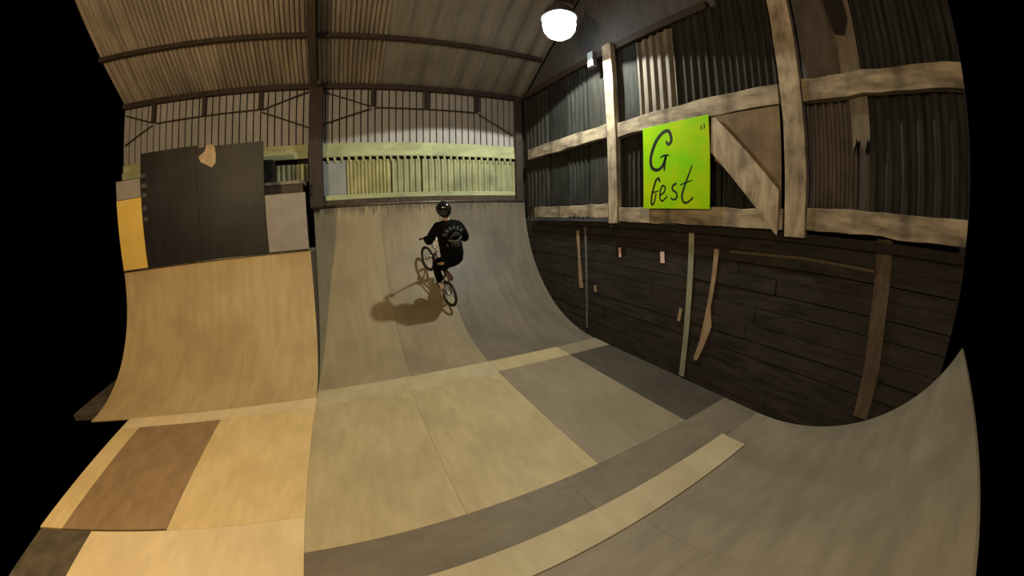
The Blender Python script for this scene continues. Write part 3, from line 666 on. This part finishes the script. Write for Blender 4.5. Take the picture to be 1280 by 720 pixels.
# face: nose, lips, ears, chin added to the head
fx = MB()
def hp(f, u_, r): # head frame: forward, up, right offsets (metres) from head centre
    return B(.785, 1.735, -.11) + (d*.93 + U*-.10 - Rt*.1).normalized()*f + U*u_ + Rt*r
def ell(mb, c, rx, rf, ru, n=12):
    vs = []; fs = []
    fw = (d*.93 + U*-.10 - Rt*.1).normalized()
    for i in range(n+1):
        th = pi*i/n
        for j in range(n):
            ph = 2*pi*j/n; vs.append(c + Rt*rx*sin(th)*cos(ph) + fw*rf*sin(th)*sin(ph) + U*ru*cos(th))
    for i in range(n):
        for j in range(n): fs.append([i*n+j, i*n+(j+1) % n, (i+1)*n+(j+1) % n, (i+1)*n+j])
    mb.add(vs, fs)
ell(fx, hp(.012, -.005, 0), .072, .088, .11); ell(fx, hp(.10, -.02, 0), .014, .020, .026); ell(fx, hp(.088, -.058, 0), .024, .010, .008)
ell(fx, hp(.06, -.085, 0), .035, .03, .028)
for s in (-1, 1): ell(fx, hp(-.005, -.012, .075*s), .010, .018, .030); ell(fx, hp(.082, .008, .03*s), .012, .010, .009)
face = fx.build('face', 'skin', person, True)
fing.append(face)
join_into(body0, fing)

# sweatshirt
sj = {
 'hem': ((.24, .99, -.01), (.215, .17)), 'waist': ((.32, 1.15, -.03), (.225, .165)), 'mid': ((.42, 1.33, -.05), (.225, .165)), 'chest': ((.55, 1.49, -.065), (.205, .145)), 'nk': ((.65, 1.605, -.09), (.088, .078)),
 'sL': ((.65, 1.50, -.235), .095), 'uL': ((.63, 1.35, -.30), .085), 'eL': ((.60, 1.19, -.345), .078), 'fL': ((.68, 1.18, -.34), .064), 'wL': ((.755, 1.155, -.33), .044),
 'sR': ((.53, 1.545, .12), .095), 'uR': ((.46, 1.43, .205), .085), 'eR': ((.40, 1.30, .265), .076), 'fR': ((.55, 1.22, .30), .062), 'wR': ((.70, 1.16, .32), .044),
}
se = [('hem','waist'),('waist','mid'),('mid','chest'),('chest','nk'),('chest','sL'),('sL','uL'),('uL','eL'),('eL','fL'),('fL','wL'),('chest','sR'),('sR','uR'),('uR','eR'),('eR','fR'),('fR','wR')]
shirt = skinmesh('sweatshirt', sj, se, 'shirt', 2, root=2); shirt['label'] = 'black sweatshirt with a grey print on the back'
tj = {
 'top': ((.29, 1.12, 0), (.17, .13)), 'pel': ((.24, 1.01, 0), (.185, .14)),
 'hL': ((.27, .93, -.10), .118), 'tL': ((.37, .82, -.135), .10), 'kL': ((.44, .70, -.160), .082), 'cL': ((.31, .54, -.150), .074), 'aL': ((.20, .43, -.138), .060),
 'hR': ((.29, .96, .13), .130), 'tR': ((.43, .88, .20), .105), 'kR': ((.58, .80, .23), .082), 'cR': ((.54, .62, .18), .074), 'aR': ((.475, .50, .145), .058)}
te = [('top','pel'),('pel','hL'),('hL','tL'),('tL','kL'),('kL','cL'),('cL','aL'),('pel','hR'),('hR','tR'),('tR','kR'),('kR','cR'),('cR','aR')]
tro = skinmesh('trousers', tj, te, 'trouser', 2, root=1); tro['label'] = 'loose black trousers'
# shoes and socks
for s, (a_, b_), nm in ((-1, pl, 'L'), (1, pr, 'R')):
    fa, fb = a_-.02, b_+.012
    sj2 = {'heel': ((fa-.10, fb+.040, .125*s), (.034, .036)), 'mid': ((fa-.02, fb+.044, .125*s), (.036, .038)), 'ball': ((fa+.07, fb+.034, .13*s), (.042, .028)), 'toe': ((fa+.135, fb+.028, .135*s), (.034, .022)),
           'ank': ((fa-.075, fb+.095, .125*s), .040)}
    sh = skinmesh('shoe', sj2, [('heel','mid'),('mid','ball'),('ball','toe'),('heel','ank')], 'shoe', 2, root=0); sh['label'] = 'dark grey shoe'
    sl_ = MB(); ns = 20; vs = []
    outl = [(-.14, .03), (-.10, .036), (-.02, .032), (.05, .044), (.10, .044), (.155, .028), (.165, 0), (.155, -.028), (.10, -.040), (.05, -.036), (-.02, -.030), (-.10, -.036), (-.14, -.03), (-.148, 0)]
    sl_.prism([B(fa+x_, fb-.001, .127*s+w_) for x_, w_ in outl], U*.014); sl_.build('sole', 'sole', sh, bevel=.003)
    sk_ = MB(); sk_.tube([B(fa-.075, fb+.08, .125*s), B(fa-.065, fb+.13, .127*s), B(fa-.04, fb+.19, .13*s)], [.043, .040, .040], 14); o = sk_.build('sock', 'sock', person, True); o['label'] = 'pale sock'
# helmet: rounded shell with a lower rim and vents, chin strap
hm = MB(); hc = B(.785, 1.748, -.108); hfw = (d*.93 + U*-.10 - Rt*.1).normalized(); hup = (U*.97 + d*.15).normalized(); hrt = hfw.cross(hup).normalized(); hup = hrt.cross(hfw)
def shell(n=24, m_=16, sc=1., inner=False):
    vs = []
    for i in range(m_+1):
        th = i/m_*pi*.66
        for j in range(n):
            ph = 2*pi*j/n; back = max(0, -sin(ph)); low = 1 + .16*back*(i/m_)
            r = V((.122*sin(th)*cos(ph), .142*sin(th)*sin(ph), .142*cos(th)*low))*sc
            vs.append(hc + hrt*r.x + hfw*r.y + hup*r.z)
    fs = [[i*n+j, i*n+(j+1) % n, (i+1)*n+(j+1) % n, (i+1)*n+j] for i in range(m_) for j in range(n)]
    return vs, fs
v1, f1 = shell(); v2, f2 = shell(sc=.90); o1 = len(v1); n = 24
hm.add(v1 + v2, f1 + [[i+o1 for i in f][::-1] for f in f2] + [[16*n+j, 16*n+(j+1) % n, o1+16*n+(j+1) % n, o1+16*n+j] for j in range(n)])
helm = hm.build('helmet', 'helmet', person, True); helm['label'] = 'glossy black skate helmet'
bv = BVHTree.FromPolygons(v1, f1)
for (du, dr) in ((.5, -.35), (.5, 0), (.5, .35), (-.05, -.3), (-.05, .3)):
    q = (-hfw + hup*du + hrt*dr).normalized(); h_, nn_, _, _ = bv.ray_cast(hc + q*.4, -q)
    if h_:
        nn_ = nn_ if nn_.dot(q) > 0 else -nn_
        z_ = nn_; x_ = z_.cross(hup).normalized(); y_ = z_.cross(x_)
        mx = Matrix(((x_.x, y_.x, z_.x, h_.x), (x_.y, y_.y, z_.y, h_.y), (x_.z, y_.z, z_.z, h_.z), (0, 0, 0, 1)))
        vt = MB(); vt.lathe([(.0, -.004), (.012, -.004), (.012, .0006), (.0, .0006)], mx, 12, False); vt.build('vent', 'dark', helm)
sp2 = MB()
for s in (-1, 1): sp2.tube([hc + hrt*.088*s + hfw*.0 - hup*.03, hc + hrt*.085*s + hfw*.02 - hup*.08, hc + hrt*.05*s + hfw*.045 - hup*.125, hc + hfw*.05 - hup*.145], .006, 6)
sp2.build('chin_strap', 'rubber', helm)
hr = MB(); vs_, fs_ = [], []
ell(hr, hc - hup*.055 - hfw*.035, .080, .070, .055); hr.build('hair', 'hair', person, True)

# back print, wrapped on to the sweatshirt
bpy.context.view_layer.update()
smw = world(person)
sv_ = [smw @ v.co for v in shirt.data.vertices]; sf_ = [list(p.vertices) for p in shirt.data.polygons]
tree = BVHTree.FromPolygons(sv_, sf_)
bc = B(.48, 1.43, -.045); bup = (B(.58, 1.54, -.05) - B(.33, 1.24, 0)).normalized(); bn0 = (Rt.cross(bup)).normalized()
if bn0.dot(-d + U) < 0: bn0 = -bn0
brt = bup.cross(bn0).normalized()
if brt.dot(Rt) < 0: brt = -brt
def wrap(p2, off):
    p2 = (p2[0]*1.4, p2[1]*1.4); o_ = bc + brt*p2[0] + bup*p2[1] + bn0*.5
    h_, n_, _, _ = tree.ray_cast(o_, -bn0)
    if h_ is None: h_ = bc + brt*p2[0] + bup*p2[1] + bn0*.1
    return h_ + bn0*off
pr_ = MB()
def ribbon(pts, w):
    n = len(pts)
    vs = []
    for i, p in enumerate(pts):
        a_ = pts[max(i-1, 0)]; b_ = pts[min(i+1, n-1)]; tx, ty = b_[0]-a_[0], b_[1]-a_[1]; l = math.hypot(tx, ty) or 1
        qx, qy = -ty/l*w/2, tx/l*w/2
        for off in (.0015, .004): vs += [wrap((p[0]-qx, p[1]-qy), off), wrap((p[0]+qx, p[1]+qy), off)]
    fs = []
    for i in range(n-1):
        o = 4*i
        fs += [(o+2, o+3, o+7, o+6), (o, o+4, o+5, o+1), (o, o+2, o+6, o+4), (o+1, o+5, o+7, o+3)]
    pr_.add(vs, fs)
GL = {'B': [[(0,0),(0,1),(.55,.95),(.6,.7),(.5,.52),(0,.5)], [(.5,.52),(.65,.3),(.55,.05),(0,0)]], 'R': [[(0,0),(0,1),(.55,.95),(.6,.7),(.5,.5),(0,.48)], [(.3,.48),(.62,0)]],
      'O': [[(.3,0),(.02,.25),(.02,.75),(.3,1),(.58,.75),(.58,.25),(.3,0)]], 'K': [[(0,0),(0,1)], [(.6,1),(.02,.45),(.62,0)]], 'E': [[(.6,0),(0,0),(0,1),(.6,1)], [(0,.5),(.45,.5)]],
      'N': [[(0,0),(0,1),(.6,0),(.6,1)]], 'C': [[(.6,.85),(.35,1),(.05,.8),(.02,.3),(.3,0),(.6,.15)]], 'W': [[(0,1),(.15,0),(.32,.7),(.48,0),(.64,1)]], '&': [[(.6,0),(.1,.75),(.3,1),(.45,.8),(.05,.25),(.25,0),(.6,.4)]]}
def glyph(ch, cx, cy, s, ang):
    for st in GL[ch]:
        pts = []
        for i in range(len(st)-1):
            for k in range(3): pts.append((st[i][0]+(st[i+1][0]-st[i][0])*k/3, st[i][1]+(st[i+1][1]-st[i][1])*k/3))
        pts.append(st[-1]); P2 = []
        for (x_, y_) in pts:
            x_ = (x_-.3)*s; y_ = (y_-.5)*s; P2.append((cx + x_*cos(ang) - y_*sin(ang), cy + x_*sin(ang) + y_*cos(ang)))
        ribbon(P2, s*.2)
for i, ch in enumerate('BROKEN'):
    a = (2.5 - i)*.42; glyph(ch, -.115*sin(a), -.02 + .115*cos(a), .036, a)
glyph('&', -.10, -.095, .026, 0)
for i, ch in enumerate('CREW'): glyph(ch, -.048 + .034*i, -.098, .032, .05)
for i in range(5): ribbon([(-.03+.018*i, -.135), (-.02+.018*i, -.135)], .012)
ribbon([(-.08 + .16*k/14, -.035 - .03*sin(pi*k/14)) for k in range(15)], .026)      # crescent of the emblem
ribbon([(-.055 + .11*k/14, -.01 + .055*sin(pi*k/14)) for k in range(15)], .010)     # dome
ribbon([(.018*cos(k*.6), .02 + .014*sin(k*.6)) for k in range(11)], .007)
po = pr_.build('back_print', 'print', shirt); po['label'] = 'grey lettering and emblem printed on the back'

# ------------------------------------------------------------------ lights (lamp above the ramp, a warm lamp out of view at left, and added fill behind the viewer)
def light(kind, loc, power, col, size=.1, target=None, spot=None, blend=.15, shape=None):
    l = bpy.data.lights.new('light', kind); l.energy = power; l.color = col
    if kind == 'AREA': l.size = size
    else: l.shadow_soft_size = size
    if spot: l.spot_size = spot; l.spot_blend = blend
    o = bpy.data.objects.new('scene_light', l); C.objects.link(o); o.location = loc
    if target: o.rotation_euler = (V(target) - V(loc)).to_track_quat('-Z', 'Y').to_euler()
    return o
light('SPOT', LP + V((0, 0, -.40)), 540, (.97, 1, .84), .07, LP + V((-.05, .02, -1.3)), math.radians(148), .035)
light('POINT', (-3.1, 1.2, 3.9), 520, (1, .72, .36), .08)
light('AREA', (-.6, -1.8, 4.6), 50, (1, .86, .7), 1.4, (.5, 3.5, 0))  # soft fill added behind the viewer, not a lamp of the hall

w = bpy.data.worlds.new('world'); bpy.context.scene.world = w; w.use_nodes = True
w.node_tree.nodes['Background'].inputs['Color'].default_value = (0, 0, 0, 1); w.node_tree.nodes['Background'].inputs['Strength'].default_value = 0

# ------------------------------------------------------------------ camera: wide action-camera lens
cam = bpy.data.cameras.new('camera'); co = bpy.data.objects.new('camera', cam); C.objects.link(co)
yaw, pit, rol = .44987, .207867, -.019794
fw = V((sin(yaw)*cos(pit), cos(yaw)*cos(pit), -sin(pit))); rt = V((cos(yaw), -sin(yaw), 0)); up = rt.cross(fw)
r2 = rt*cos(rol) + up*sin(rol); u2 = -rt*sin(rol) + up*cos(rol)
co.matrix_world = Matrix(((r2.x, u2.x, -fw.x, 0), (r2.y, u2.y, -fw.y, 0), (r2.z, u2.z, -fw.z, 2.2), (0, 0, 0, 1)))
cam.type = 'PANO'; cam.sensor_width = 36; cam.sensor_height = 20.25; cam.sensor_fit = 'HORIZONTAL'
cy = cam.cycles if hasattr(cam, 'cycles') and hasattr(cam.cycles, 'panorama_type') else cam
cy.panorama_type = 'FISHEYE_LENS_POLYNOMIAL'
cy.fisheye_fov = math.radians(200)
cy.fisheye_polynomial_k0 = 0.
for k, vv in zip(('k1', 'k2', 'k3', 'k4'), (-0.08327308077773146, 1.4202687762795988e-05, 4.1030942090908796e-05, -7.897152305610854e-07)):
    setattr(cy, 'fisheye_polynomial_' + k, vv)
bpy.context.scene.camera = co
sc = bpy.context.scene
sc.view_settings.view_transform = 'Standard'; sc.view_settings.look = 'None'; sc.view_settings.gamma = 1
sc.view_settings.use_curve_mapping = False; sc.view_settings.exposure = 0.0
